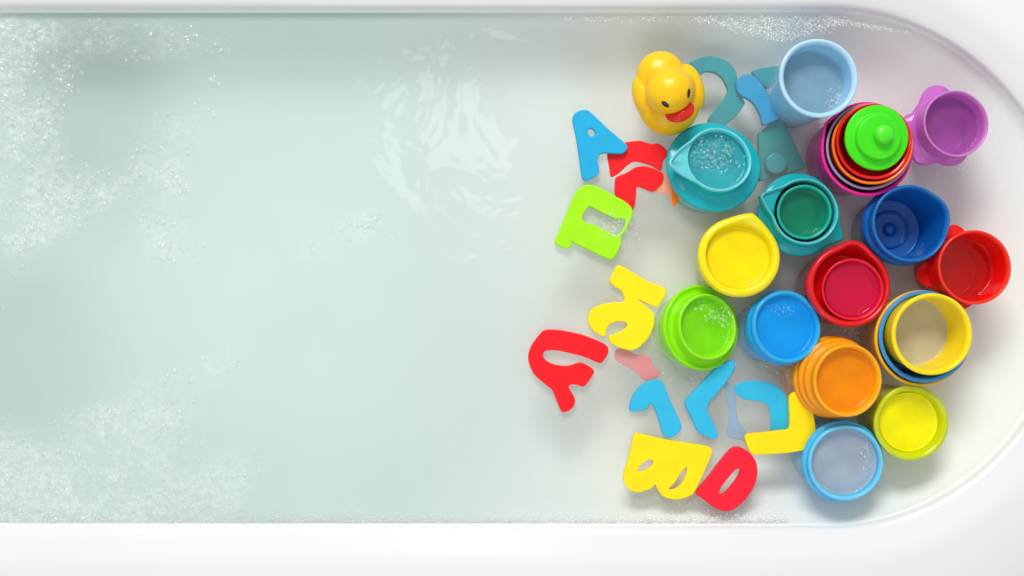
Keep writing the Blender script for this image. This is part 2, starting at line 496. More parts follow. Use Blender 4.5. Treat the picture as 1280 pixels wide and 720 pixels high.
# blue cup
cup('plain bright blue cup with water, right of the lime green cup', 985, 408,
    [(0, -45), (40, -45), (44, 0), (47, 9), (48, 15), (46.8, 18), (45.5, 20), (46, 25), (44.5, 28), (41.5, 28), (39.5, 25), (35, -4), (0, -6)], (7, 10), (20, 146, 224), (44, 168, 228),
    base_shift=(-12, -10), water=(19, 38.6, (6, 168, 252), 0.6), rough=0.13)
# yellow and blue stack
cup('amber outer cup at the bottom of the yellow and blue stack', 1153, 423,
    [(0, -50), (47, -50), (57.5, 20), (60.5, 23), (60, 26), (57, 26.5), (55.5, 24), (48, -44), (0, -45)], (2, 6), (246, 180, 20), (250, 190, 40), base_shift=(-4, 0))
cup('blue cup nested between the amber cup and the tall yellow cup', 1157, 421,
    [(0, -44), (45, -44), (54.5, 28), (58, 31), (57.4, 34), (53.2, 34), (52, 31), (47, -38), (0, -39)], (2, 6), (18, 120, 214), (60, 150, 226), hole=False)
cup('tall yellow cup standing highest in the yellow and blue stack', 1166, 418,
    [(0, -38), (41, -38), (49, 50), (51.8, 53.5), (51.2, 57), (47.6, 57.4), (45, 54), (40, -30), (0, -31)], (2, 6), (246, 206, 20), (252, 224, 26), hole=False,
    base_shift=(-4, 2), water=(12, 43.2, (206, 200, 178), 0.8))
# orange ribbed cup
cup('orange ribbed cup with stepped sides, above the sky blue cup', 1061, 476,
    [(0, -50), (46, -50), (52, 2), (54, 7), (53.5, 10), (51, 11), (50.5, 13), (52, 17), (51, 20), (48, 21), (47.5, 23), (49, 27), (48, 30), (45, 31), (43.5, 34), (44.6, 42), (46, 45), (45, 47.5), (41.8, 47), (40, 43), (36, 10), (0, 8)],
    (15, 19), (250, 140, 8), (252, 172, 22), base_shift=(-14, 2), water=(36, 39.2, (255, 150, 0), 0.7), rough=0.16)
# yellow-green cup
cup('yellow green cup with a bright yellow floor, lowest at the right', 1140, 529,
    [(0, -45), (41, -45), (45, 20), (47.3, 23.5), (46.8, 27), (43.5, 28), (40.5, 26), (38.5, 21), (33, -2), (0, -4)], (2, 6), (186, 196, 8), (200, 210, 24),
    base_shift=(-2, 0), water=(16, 37.3, (255, 244, 0), 0.85))
# sky blue ring cup
cup('sky blue cup with double rim and clear soapy water, at the bottom of the cluster', 1058, 579,
    [(0, -50), (45, -50), (49.5, 10), (51.8, 15), (51.2, 18.5), (48.5, 19), (47.6, 21), (47.8, 26), (46.5, 28.5), (43.8, 28.2), (42.2, 25), (41, 4), (39, -30), (0, -31)], (7, 10), (50, 170, 226), (110, 202, 240),
    base_shift=(-2, 2), water=(18, 41.9, (200, 208, 206), 0.5), rough=0.13)

# ------------------------------------------------------------------ foam letters
def smooth_closed(pts, sub=5, tens=0.42):
    out = []
    n = len(pts)
    for i in range(n):
        p0, p1, p2, p3 = (Vector(pts[(i + k - 1) % n]) for k in range(4))
        t1, t2 = (p2 - p0) * tens, (p3 - p1) * tens
        lim = (p2 - p1).length
        if t1.length > lim: t1 *= lim / t1.length
        if t2.length > lim: t2 *= lim / t2.length
        for s in range(sub):
            t = s / sub
            out.append(p1 * (2 * t ** 3 - 3 * t * t + 1) + t1 * (t ** 3 - 2 * t * t + t) + p2 * (-2 * t ** 3 + 3 * t * t) + t2 * (t ** 3 - t * t))
    return out


def zoomed(pts, x0, y0, f):
    return [(x0 + x / f, y0 + y / f) for x, y in pts]


def slab(name, loops, z, thick, mat, parent=None, bev=0.0011, tilt=(0, 0), origin=None):
    cx = sum(p[0] for p in loops[0]) / len(loops[0]); cy = sum(p[1] for p in loops[0]) / len(loops[0])
    o0 = W(cx, cy, z) if origin is None else origin
    cu = bpy.data.curves.new(name, 'CURVE'); cu.dimensions = '2D'; cu.fill_mode = 'BOTH'
    cu.extrude = thick / 2 - bev; cu.bevel_depth = bev; cu.bevel_resolution = 2; cu.offset = -bev
    for lp in loops:
        sm = smooth_closed(lp)
        sp = cu.splines.new('POLY'); sp.points.add(len(sm) - 1)
        for i, p in enumerate(sm):
            w = W(p[0], p[1], z) - o0
            sp.points[i].co = (w.x, w.y, 0, 1)
        sp.use_cyclic_u = True
    tmp = bpy.data.objects.new('tmp', cu); C.objects.link(tmp)
    dg = bpy.context.evaluated_depsgraph_get(); dg.update()
    me = bpy.data.meshes.new_from_object(tmp.evaluated_get(dg))
    bpy.data.objects.remove(tmp); bpy.data.curves.remove(cu)
    me.name = name
    me.materials.clear(); me.materials.append(mat)
    me.polygons.foreach_set('use_smooth', [True] * len(me.polygons))
    me.set_sharp_from_angle(angle=math.radians(35))
    o = bpy.data.objects.new(name, me); C.objects.link(o)
    o.location = o0
    o.rotation_euler = (tilt[0], tilt[1], 0)
    if parent: o.parent = parent
    return o


def circ(cx, cy, rx, ry, n=10, rot=0):
    return [(cx + rx * math.cos(t) * math.cos(rot) - ry * math.sin(t) * math.sin(rot), cy + rx * math.cos(t) * math.sin(rot) + ry * math.sin(t) * math.cos(rot))
            for t in [2 * math.pi * i / n for i in range(n)]]


RED = foam_rubber('red foam', (244, 14, 26)); RED2 = foam_rubber('crimson foam', (240, 22, 48))
YEL = foam_rubber('yellow foam', (255, 218, 0)); LIME = foam_rubber('lime foam', (158, 228, 4))
BLUE = foam_rubber('blue foam', (22, 164, 212)); SKY = foam_rubber('sky foam', (44, 178, 218))
TEAL = foam_rubber('teal foam', (8, 146, 158)); TEAL2 = foam_rubber('blue teal foam', (0, 148, 200)); ORG = foam_rubber('orange foam', (255, 128, 0))
TEAL3 = foam_rubber('green teal foam', (6, 138, 142))
PINK = foam_rubber('pink foam', (240, 96, 104), 0.22); CLEARB = foam_rubber('pale blue foam', (140, 190, 230), 0.5)
ZA = lambda p: zoomed(p, 640, 130, 5.333)
ZB = lambda p: zoomed(p, 640, 230, 5.333)
ZC = lambda p: zoomed(p, 640, 380, 5.333)
ZD = lambda p: zoomed(p, 760, 430, 3.131)
ZE = lambda p: zoomed(p, 720, 320, 5.625)
ZF = lambda p: zoomed(p, 780, 40, 5.333)
ZG = lambda p: zoomed(p, 820, 130, 4.923)
G = None
TH = 0.008


def letter(loops, z, mat, label, tilt=(0, 0), th=TH, group=None, name='foam_letter', cat='foam letter'):
    o = slab(name, loops, z, th, mat, tilt=tilt)
    return tag(o, label, cat, 'foam bath letters in the water')


letter([ZA([(403, 95), (418, 65), (455, 45), (500, 45), (532, 68), (650, 178), (758, 270), (768, 300), (735, 330), (680, 332), (612, 328), (578, 345), (570, 380), (580, 455), (548, 488), (497, 512), (468, 495), (450, 380), (425, 220), (405, 130)]),
        ZA(circ(527, 192, 23, 27, rot=-0.5))], 0.0055, BLUE, 'blue foam letter A resting over a red piece', (0.01, 0.02))
letter([ZA([(690, 270), (750, 258), (800, 250), (860, 247), (925, 268), (970, 265), (1012, 290), (1042, 335), (1022, 360), (1002, 385), (998, 428), (983, 442), (930, 412), (860, 390), (808, 386), (768, 410), (715, 460), (660, 487), (648, 430), (634, 340), (650, 300)])],
       -0.001, RED, 'red foam letter piece tucked under the blue letter A', (0.0, -0.02), th=0.005)
letter([ZA([(693, 490), (760, 460), (820, 424), (880, 416), (940, 430), (1000, 460), (1008, 490), (998, 525), (970, 555), (935, 585), (880, 565), (832, 552), (826, 600), (822, 650), (812, 690), (790, 712), (750, 700), (688, 605), (684, 545)])],
       0.0005, RED, 'angled red foam letter piece touching the top of the lime green letter', (0.02, 0.02), th=0.006)
letter([ZA([(985, 470), (1060, 476), (1082, 505), (1112, 560), (1152, 618), (1135, 638), (1112, 630), (1104, 660), (1076, 684), (1056, 645), (1030, 602), (960, 592), (955, 560)])],
       -0.0025, ORG, 'small orange foam scrap between a red piece and the large teal cup', (0.0, -0.06), th=0.005)
letter([ZB([(285, 378), (318, 300), (360, 200), (410, 80), (440, 35), (490, 8), (545, 12), (620, 45), (700, 90), (762, 125), (797, 165), (802, 205), (782, 262), (755, 310), (728, 345), (726, 395), (695, 468), (668, 500), (640, 500), (560, 465), (480, 425), (424, 400), (402, 386), (396, 410), (375, 431), (340, 425), (288, 396)]),
        ZB([(466, 232), (486, 182), (515, 152), (548, 165), (625, 205), (690, 232), (745, 236), (752, 268), (725, 322), (690, 344), (620, 310), (545, 272), (490, 256)])],
       0.006, LIME, 'lime green foam letter P with bubbles on its bowl', (0.01, -0.01))
letter([ZE([(235, 175), (262, 112), (288, 68), (320, 72), (400, 118), (500, 178), (600, 215), (632, 240), (625, 280), (590, 335), (568, 358), (535, 350), (480, 325), (436, 308), (465, 332), (505, 365), (545, 408), (545, 480), (515, 560), (455, 630), (400, 660), (340, 655), (270, 630), (230, 590), (232, 560), (290, 540), (340, 512), (360, 480), (330, 460), (285, 460), (235, 480), (212, 520), (205, 558), (178, 562), (120, 525), (85, 465), (88, 410), (130, 362), (200, 335), (270, 325), (335, 322), (335, 280), (315, 240), (270, 215)])],
       0.004, YEL, 'yellow foam letter with a curled hook, above the salmon pink piece', (-0.015, 0.01))
letter([ZC([(205, 180), (250, 170), (330, 175), (450, 200), (550, 235), (615, 265), (640, 295), (638, 330), (610, 375), (590, 393), (560, 386), (490, 355), (400, 330), (310, 310), (250, 306), (217, 316), (206, 340), (220, 370), (260, 395), (310, 408), (370, 412), (410, 402), (450, 390), (492, 402), (535, 430), (546, 452), (520, 500), (492, 538), (470, 550), (440, 540), (402, 535), (376, 546), (386, 572), (410, 610), (420, 645), (410, 680), (380, 708), (342, 720), (320, 700), (290, 625), (265, 570), (210, 525), (150, 470), (115, 400), (108, 340), (130, 275), (165, 225)])],
       0.005, RED, 'red foam letter with a long loop and a tail, leftmost of the letters', (0.01, 0.015))
letter([ZC([(690, 312), (712, 297), (760, 305), (830, 338), (870, 334), (902, 342), (930, 372), (946, 422), (985, 440), (984, 472), (958, 500), (910, 517), (870, 500), (820, 450), (740, 405), (686, 368)])],
       -0.006, PINK, 'salmon pink piece sunk under water below the yellow hooked letter', (0.0, 0.0), th=0.006)
letter([ZD([(83, 248), (92, 213), (115, 175), (150, 148), (190, 138), (212, 150), (240, 215), (270, 280), (287, 320), (275, 347), (240, 367), (215, 353), (206, 325), (194, 285), (176, 240), (160, 232), (156, 251), (110, 262), (86, 262)])],
       0.003, SKY, 'blue foam numeral 1 between the yellow letter B and the pink piece', (0.0, 0.02))
letter([ZD([(300, 228), (340, 180), (400, 115), (430, 85), (470, 68), (493, 66), (494, 95), (460, 150), (410, 208), (386, 242), (391, 272), (410, 310), (426, 350), (420, 368), (395, 366), (350, 340), (325, 288)])],
       0.002, SKY, 'blue foam chevron shaped piece, just below the lime green cup', (-0.03, 0.0))
letter([ZD([(495, 168), (518, 150), (570, 143), (620, 148), (660, 165), (690, 195), (707, 240), (714, 290), (716, 345), (680, 352), (640, 345), (635, 290), (628, 250), (610, 230), (570, 222), (530, 215), (500, 192)])],
       -0.002, SKY, 'blue foam arch shaped piece partly under the yellow letter L', (0.0, 0.0), th=0.005)
letter([ZD([(452, 150), (478, 158), (498, 205), (502, 260), (512, 305), (535, 335), (556, 388), (522, 376), (465, 360), (474, 300), (466, 220)])],
       -0.009, CLEARB, 'faint pale blue sliver under water beside the blue arch piece', th=0.004)
letter([ZD([(706, 212), (720, 191), (745, 183), (770, 196), (787, 228), (805, 290), (812, 360), (801, 394), (772, 412), (700, 425), (572, 431), (550, 416), (534, 368), (542, 351), (600, 345), (680, 336), (706, 330), (709, 280)])],
       0.0065, YEL, 'yellow foam letter L, right angled, beside the orange ribbed cup', (0.01, 0.02))
letter([ZD([(98, 360), (110, 347), (200, 368), (300, 385), (388, 399), (406, 413), (400, 440), (370, 510), (335, 580), (302, 600), (260, 607), (215, 595), (190, 562), (184, 548), (166, 565), (120, 578), (85, 570), (62, 540), (60, 510), (78, 450), (92, 390)]),
        ZD([(115, 490), (138, 462), (165, 450), (177, 461), (166, 480), (132, 499)]),
        ZD([(236, 566), (262, 538), (288, 495), (305, 480), (307, 500), (288, 545), (262, 566)])],
       0.005, YEL, 'yellow foam letter B lying upside down near the lower tub edge', (0.012, 0.0))
letter([ZD([(342, 580), (390, 520), (440, 455), (480, 410), (510, 402), (548, 420), (576, 457), (583, 502), (570, 556), (535, 607), (492, 643), (450, 652), (410, 636), (370, 606), (346, 590)]),
        ZD([(432, 576), (450, 545), (490, 497), (508, 486), (517, 495), (500, 530), (460, 578), (440, 588)])],
       0.0055, RED2, 'crimson foam letter D beside the yellow letter B', (-0.01, 0.015))
# sunken teal letters
letter([ZF([(425, 222), (480, 185), (560, 165), (630, 175), (692, 205), (736, 255), (752, 312), (748, 382), (770, 420), (802, 472), (790, 502), (745, 560), (700, 600), (640, 640), (560, 600), (575, 555), (620, 500), (660, 450), (688, 402), (680, 365), (650, 310), (600, 275), (540, 268), (488, 290)])],
       -0.018, TEAL, 'sunken teal letter with a rounded top, right of the rubber duck', th=0.008)
letter([ZF([(745, 332), (775, 297), (820, 285), (872, 302), (915, 350), (960, 430), (1000, 500), (1035, 570), (985, 603), (930, 622), (914, 600), (905, 560), (870, 492), (830, 455), (780, 430), (750, 388)])],
       -0.010, TEAL2, 'bright blue curved piece sunk beside the pale blue cup', th=0.008)
letter([ZF([(850, 268), (930, 241), (1060, 235), (1100, 300), (1110, 400), (1060, 470), (1005, 440), (985, 405), (935, 372), (890, 320)])],
       -0.026, TEAL, 'teal rounded piece at the bottom, half hidden by the pale blue cup', th=0.008)
sq = empty('bath_toy', W(975, 190, -0.02), 'sunken teal square block with a round knob, between the two teal cups', 'bath toy')
so = slab('block', [ZG([(628, 180), (640, 172), (755, 84), (768, 90), (802, 160), (870, 300), (912, 388), (908, 400), (750, 445), (640, 475), (628, 460)])], -0.022, 0.012, TEAL3)
so.parent = sq; so.location = so.location - sq.location
kn = lathe('knob', round_profile([(0, -17), (13.5, -17), (14, -9), (12.5, -7), (0, -6)]), -20, plastic('teal knob', (20, 150, 160), 0.2), sq, (), 2.0, n=48)
kp = W(820 + 735 / 4.923, 130 + 368 / 4.923, -0.012); kn.location = (kp.x - sq.location.x, kp.y - sq.location.y, 0)

# ------------------------------------------------------------------ rubber duck
def blob_mesh(name, blobs, voxel, mat, parent, smooth_it=6):
    """union of ellipsoids (center, radii, rotation quaternion) remeshed to one skin"""
    import bmesh
    bm = bmesh.new()
    for (c, r, q) in blobs:
        ret = bmesh.ops.create_icosphere(bm, subdivisions=4, radius=1.0)
        for v in ret['verts']:
            p = Vector((v.co.x * r[0], v.co.y * r[1], v.co.z * r[2]))
            v.co = q @ p + Vector(c)
    me = bpy.data.meshes.new('tmp'); bm.to_mesh(me); bm.free()
    ob = bpy.data.objects.new('tmp', me); C.objects.link(ob)
    md = ob.modifiers.new('r', 'REMESH'); md.mode = 'VOXEL'; md.voxel_size = voxel
    sm = ob.modifiers.new('s', 'SMOOTH'); sm.factor = 0.6; sm.iterations = smooth_it
    dg = bpy.context.evaluated_depsgraph_get(); dg.update()
    m2 = bpy.data.meshes.new_from_object(ob.evaluated_get(dg))
    bpy.data.objects.remove(ob); bpy.data.meshes.remove(me)
    m2.name = name; m2.materials.clear(); m2.materials.append(mat)
    m2.polygons.foreach_set('use_smooth', [True] * len(m2.polygons))
    o = bpy.data.objects.new(name, m2); C.objects.link(o); o.parent = parent
    return o


def duck():
    root = empty('rubber_duck', W(834, 120, 0.0), 'yellow rubber duck with a red bill, floating at the upper left of the cups', 'rubber duck')
    yel = plastic('duck vinyl', (255, 200, 0), 0.32, 0.12, var=0.06)
    red = plastic('bill vinyl', (216, 28, 10), 0.22, 0.05, var=0.05)
    blk = plastic('eye paint', (40, 20, 10), 0.3, 0.0)
    I = Quaternion()
    def ang(d): return Quaternion((0, 0, 1), math.radians(d))
    # local frame: x right, y up in the photo (tail at +y, bill at -y), mm
    def mm(t): return tuple(v / 1000 for v in t)
    body = [(mm((1, -8, 4)), mm((39, 42, 26)), ang(8)),
            (mm((-10, 22, 12)), mm((30, 31, 22)), ang(12)),
            (mm((-31, -3, 9)), mm((13, 27, 16)), ang(16)),
            (mm((28, 9, 10)), mm((15, 30, 18)), ang(18)),
            (mm((3, 3, 25)), mm((27, 27, 22)), I)]
    blob_mesh('body', body, 0.0016, yel, root, 5)
    hq = Quaternion((0, 0, 1), math.radians(26)) @ Quaternion((1, 0, 0), math.radians(-32))
    hc = Vector(mm((-4, -2, 40)))
    blob_mesh('head', [(tuple(hc), mm((28.5, 29, 26)), hq)], 0.0014, yel, root, 3)
    F = Vector((0.43, -0.90, 0)); R = Vector((0.90, 0.43, 0)); Z = Vector((0, 0, 1))
    for s in (-1, 1):
        d = (F * 0.52 + R * (0.545 * s) + Z * 0.66).normalized()
        p = hc + d * 0.0279
        eq = Vector((0, 0, 1)).rotation_difference(d)
        spin = Quaternion(d, math.radians(25 - 24 * s))
        e = blob_mesh('eye', [((0, 0, 0), mm((3.3, 5.8, 1.0)), I)], 0.0004, blk, root, 1)
        e.location = p; e.rotation_mode = 'QUATERNION'; e.rotation_quaternion = spin @ eq
    bq = Quaternion((0, 0, 1), math.radians(25.5)) @ Quaternion((1, 0, 0), math.radians(-22))
    b1 = hc + F * 0.0275 + Z * 0.0 + R * 0.001
    bill = blob_mesh('bill', [(tuple(b1), mm((18.5, 14.5, 5.5)), bq), (tuple(b1 + F * 0.004 + Z * 0.003), mm((12, 8, 5.5)), bq)], 0.0010, red, root, 3)


duck()

# ------------------------------------------------------------------ water sheet
def ss(a, b, x):
    t = np.clip((x - a) / (b - a), 0, 1); return t * t * (3 - 2 * t)


def blob(X, Y, cx, cy, rx, ry, rot=0.0, soft=0.5):
    c, s = math.cos(rot), math.sin(rot)
    u = ((X - cx) * c + (Y - cy) * s) / rx; v = (-(X - cx) * s + (Y - cy) * c) / ry
    return 1 - ss(1 - soft, 1 + soft, np.sqrt(u * u + v * v))


def fbm(X, Y, scale, seed):
    """value noise on numpy arrays"""
    tot = np.zeros_like(X); amp = 1.0; norm = 0
    for k in range(4):
        r = np.random.default_rng(seed + k); T = r.random((256, 256))
        u, v = X / scale * 2 ** k + 37.3 * k, Y / scale * 2 ** k + 11.7 * k
        i, j = np.floor(u).astype(int), np.floor(v).astype(int)
        fu, fv = u - i, v - j
        fu = fu * fu * (3 - 2 * fu); fv = fv * fv * (3 - 2 * fv)
        a = T[i % 256, j % 256] * (1 - fu) + T[(i + 1) % 256, j % 256] * fu
        b = T[i % 256, (j + 1) % 256] * (1 - fu) + T[(i + 1) % 256, (j + 1) % 256] * fu
        tot += amp * (a * (1 - fv) + b * fv); norm += amp; amp *= 0.55
    return tot / norm


def foam_density(X, Y):
    """X, Y photo pixels on the water plane; returns 0..1"""
    n = fbm(X, Y, 60, 5)
    d = np.zeros_like(X)
    d = np.maximum(d, 0.95 * (1 - ss(40, 130, X + 60 * (n - .5))) * (1 - ss(250, 330, Y)))
    d = np.maximum(d, 0.85 * blob(X, Y, 100, 245, 150, 34, -0.62))
    d = np.maximum(d, 0.6 * blob(X, Y, 190, 215, 40, 45, -0.6))
    d = np.maximum(d, 0.5 * blob(X, Y, 120, 40, 110, 30, 0.1))
    d = np.maximum(d, 0.5 * blob(X, Y, 215, 300, 40, 26, 0.5))
    d = np.maximum(d, 0.95 * ss(500, 600, Y - 0.0 * X + 60 * (n - .5)) * (1 - ss(110, 330, X + 120 * (n - .5))))
    d = np.maximum(d, 0.7 * blob(X, Y, 150, 520, 130, 30, -0.45))
    d = np.maximum(d, 0.5 * blob(X, Y, 205, 505, 40, 40))
    d = np.maximum(d, 0.5 * blob(X, Y, 250, 620, 70, 40, -0.5))
    d = np.maximum(d, 0.55 * blob(X, Y, 425, 295, 48, 20, -0.5))
    d = d * (1 - 0.95 * blob(X, Y, 125, 150, 50, 75, -0.1, 0.3))
    d = d * (1 - 0.9 * blob(X, Y, 30, 470, 75, 75, 0.5, 0.3))
    d = d * (1 - 0.75 * blob(X, Y, 75, 340, 75, 36, 0.0, 0.4))
    d = d * (0.35 + 1.0 * ss(.36, .62, n))
    return np.clip(d, 0, 1)


def build_water():
    st = 0.004
    xs = np.arange(-0.93, 0.70, st); ys = np.arange(TY - 0.324, TY + 0.3241, st)
    GX, GY = np.meshgrid(xs, ys, indexing='ij')
    nx, ny = GX.shape
    x, y = GX.ravel().copy(), GY.ravel().copy()
    # tub outline clip
    b, a = 0.3192, 0.2989
    ex = np.where(x > 0.393, (x - 0.393) / a, np.where(x < -0.62, (x + 0.62) / a, 0))
    rr = np.sqrt(ex ** 2 + ((y - TY) / b) ** 2)
    keep = rr <= 1.02
    inside = np.zeros(x.size, bool)
    for (hx, hy, hr) in HOLES:
        inside |= np.hypot(x - hx, y - hy) < hr
    idx = np.arange(x.size).reshape(nx, ny)
    q = np.stack([idx[:-1, :-1], idx[1:, :-1], idx[1:, 1:], idx[:-1, 1:]], -1).reshape(-1, 4)
    ok = keep[q].all(1) & ~inside[q].all(1)
    q = q[ok]
    for (hx, hy, hr) in HOLES:
        d = np.hypot(x - hx, y - hy); m = d < hr
        d = np.maximum(d, 1e-6)
        x[m] = hx + (x[m] - hx) / d[m] * hr; y[m] = hy + (y[m] - hy) / d[m] * hr
    z = np.zeros_like(x)
    for (hx, hy, hr) in HOLES:
        z[np.abs(np.hypot(x - hx, y - hy) - hr) < 1e-5] = 0.0014
    used = np.unique(q); remap = -np.ones(x.size, int); remap[used] = np.arange(used.size)
    q = remap[q]; x, y, z = x[used], y[used], z[used]
    me = bpy.data.meshes.new('water')
    me.from_pydata(np.stack([x, y, z], 1).tolist(), [], q.tolist()); me.update()
    me.polygons.foreach_set('use_smooth', [True] * len(me.polygons))
    X, Y = x * 1000 + 640, 360 - y * 1000
    f = foam_density(X, Y)
    big = fbm(X, Y, 210, 21)
    t = ss(400, 900, X + 140 * (big - .5))
    milk = 0.50 * (1 - t) + 0.055 * t
    milk += 0.17 * blob(X, Y, 790, 320, 150, 150, 0, 0.7) + 0.12 * blob(X, Y, 850, 560, 170, 90, 0, 0.7)  # extra milk painted in to lift the shadows around letters and cups
    milk += 0.10 * (big - .5) * (1 - .8 * t)
    milk += 0.22 * blob(X, Y, 400, 400, 260, 210, 0.1, 0.7) * (1 - t)
    milk += 0.03 * f
    milk -= 0.17 * blob(X, Y, 120, 150, 90, 120, -0.1, 0.6) + 0.13 * blob(X, Y, 20, 450, 110, 110, 0, 0.6) + 0.12 * blob(X, Y, 300, 60, 420, 60, 0, 0.6)  # less milk in the left dark patches; top strip paints the shaded wall
    milk = np.clip(milk, 0.02, 0.92)
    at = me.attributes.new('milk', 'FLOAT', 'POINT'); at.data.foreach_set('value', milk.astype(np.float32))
    at = me.attributes.new('foam', 'FLOAT', 'POINT'); at.data.foreach_set('value', np.clip(f * 1.1, 0, 1).astype(np.float32))
    tl, trr = np.array([0.745, 0.835, 0.812]), np.array([0.975, 0.98, 0.965])
    tint = tl[None] * (1 - t)[:, None] + trr[None] * t[:, None]
    painted_dark = 0.13 * blob(X, Y, 130, 150, 110, 130, -0.1, 0.7) + 0.07 * blob(X, Y, 10, 440, 130, 110, 0, 0.7) + 0.07 * blob(X, Y, 330, 60, 460, 70, 0, 0.7)  # darkening painted into the tint: left patches, and shade of the top wall
    tint = tint * (1 - painted_dark)[:, None]
    ml, mr_ = np.array(lin((211, 230, 224))[:3]), np.array(lin((240, 240, 234))[:3])
    mc = ml[None] * (1 - t)[:, None] + mr_[None] * t[:, None]
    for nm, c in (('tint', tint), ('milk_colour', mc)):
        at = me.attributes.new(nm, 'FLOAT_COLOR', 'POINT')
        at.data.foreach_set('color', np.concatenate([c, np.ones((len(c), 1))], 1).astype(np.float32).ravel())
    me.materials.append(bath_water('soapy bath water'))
    o = bpy.data.objects.new('water', me); C.objects.link(o)
    tag(o, None, None, None, 'structure')


build_water()

# ------------------------------------------------------------------ bubbles
TV = [(0, 0, 1.0)]
for el, zz in ((0.52, 0.86), (0.86, 0.5), (1.0, 0.0)):
    for i in range(9):
        t = 2 * math.pi * i / 9
        TV.append((el * math.cos(t), el * math.sin(t), zz))
TV = np.array(TV)
TF3 = [(0, 1 + i, 1 + (i + 1) % 9) for i in range(9)]
TF4 = [(1 + 9 * r + i, 1 + 9 * (r + 1) + i, 1 + 9 * (r + 1) + (i + 1) % 9, 1 + 9 * r + (i + 1) % 9) for r in range(2) for i in range(9)]
BUB = bubble_mat('soap bubble film')


def bubbles(P, Rr, label, mat=BUB, flat=0.5):
    P = np.asarray(P, float); Rr = np.asarray(Rr, float)
    n, nv = len(P), len(TV)
    V = TV[None] * Rr[:, None, None]
    V[:, :, 2] *= flat
    V = (V + P[:, None, :]).reshape(-1, 3)
    off = (np.arange(n) * nv)
    f3 = (np.array(TF3)[None] + off[:, None, None]).reshape(-1)
    f4 = (np.array(TF4)[None] + off[:, None, None]).reshape(-1)
    n3, n4 = len(f3) // 3, len(f4) // 4
    me = bpy.data.meshes.new('foam')
    me.vertices.add(len(V)); me.vertices.foreach_set('co', V.astype(np.float32).ravel())
    me.loops.add(len(f3) + len(f4)); me.loops.foreach_set('vertex_index', np.concatenate([f3, f4]).astype(np.int32))
    me.polygons.add(n3 + n4)
    me.polygons.foreach_set('loop_start', np.concatenate([np.arange(n3) * 3, n3 * 3 + np.arange(n4) * 4]).astype(np.int32))
    me.polygons.foreach_set('use_smooth', np.ones(n3 + n4, bool))
    me.update(calc_edges=True); me.validate()
    me.materials.append(mat)
    o = bpy.data.objects.new('foam', me); C.objects.link(o)
    tag(o, label, 'foam', None, 'stuff')
    return o


def radii(n, lo=0.0006, hi=0.0026, p=2.6):
    return lo + (hi - lo) * rng.random(n) ** p


def px_pts(X, Y, z=0.0004):
    z = np.broadcast_to(z, X.shape)
    k = (H - z) / H / 1000
    return np.stack([(X - 640) * k, (360 - Y) * k, z], 1)


def clear_of_cups(X, Y):
    k = 0.001
    x, y = (X - 640) * k, (360 - Y) * k
    ok = np.ones(len(X), bool)
    for hx, hy, hr in HOLES: ok &= np.hypot(x - hx, y - hy) > hr + 0.001
    return ok


# left foam sheets
N0 = 95000
X, Y = rng.uniform(-60, 520, N0), rng.uniform(32, 640, N0)
d = foam_density(X, Y)
fine = fbm(X, Y, 14, 77)
sel = rng.random(N0) < d * ss(.30, .62, fine) * 0.95
X, Y = X[sel], Y[sel]
bubbles(px_pts(X, Y), radii(len(X), 0.0004, 0.0034, 5.0), 'fine white soap foam spread over the left part of the water')
# single clusters of larger bubbles
P, Rr = [], []
for (cx, cy, n, sp, lo, hi) in [(278, 62, 14, 8, .8, 2.6), (266, 103, 9, 5, 1.2, 4.2), (220, 145, 8, 7, 1, 3), (88, 117, 16, 9, 1.2, 4.5), (24, 122, 14, 10, 1.2, 4.2), (118, 28, 10, 7, .8, 3),
                                (140, 52, 8, 8, .7, 2), (400, 198, 9, 10, .6, 2.0), (62, 645, 10, 9, 1.5, 6.5), (48, 230, 12, 10, .8, 3), (20, 255, 14, 12, 1, 3.5), (187, 280, 12, 10, .8, 2.6),
                                (113, 220, 8, 9, .8, 2.2), (213, 503, 10, 6, .8, 2.4), (88, 522, 12, 9, .8, 2.4), (277, 588, 12, 9, .8, 3), (232, 622, 14, 8, .8, 2.6), (200, 530, 9, 9, .7, 2.2),
                                (246, 640, 14, 12, .8, 3), (75, 580, 9, 9, .8, 3), (420, 472, 12, 14, .4, 1.3), (515, 458, 9, 9, .4, 1.2), (465, 560, 9, 14, .5, 1.4), (140, 300, 8, 6, .7, 2),
                                (635, 312, 12, 10, .4, 1.4), (645, 340, 10, 10, .4, 1.2), (8, 380, 12, 6, .8, 2.4), (3, 520, 6, 5, 1, 3), (165, 418, 20, 14, .4, 1.3), (395, 235, 9, 8, .4, 1.4)]:
    P.append(np.stack([cx + rng.normal(0, sp, n), cy + rng.normal(0, sp * .8, n)], 1)); Rr.append((lo + (hi - lo) * rng.random(n) ** 2.2) / 1000)
P = np.concatenate(P); bubbles(px_pts(P[:, 0], P[:, 1]), np.concatenate(Rr), 'scattered larger soap bubbles in loose clusters on the open water')
# lower edge band
n = 8200
X = rng.uniform(-40, 985, n)
wd = 5 + 9 * fbm(X, X * 0, 70, 9) + 8 * (1 - ss(150, 420, X))
Y = 651 - np.abs(rng.normal(0, 1, n)) * wd * 0.6 + 3
kk = rng.random(n) < 0.35 + 0.65 * fbm(X, X * 0 + 3, 26, 15)
X, Y = X[kk], Y[kk]
bubbles(px_pts(X, Y), radii(len(X), .0006, .0024, 2.6), 'white band of soap bubbles along the lower tub edge')
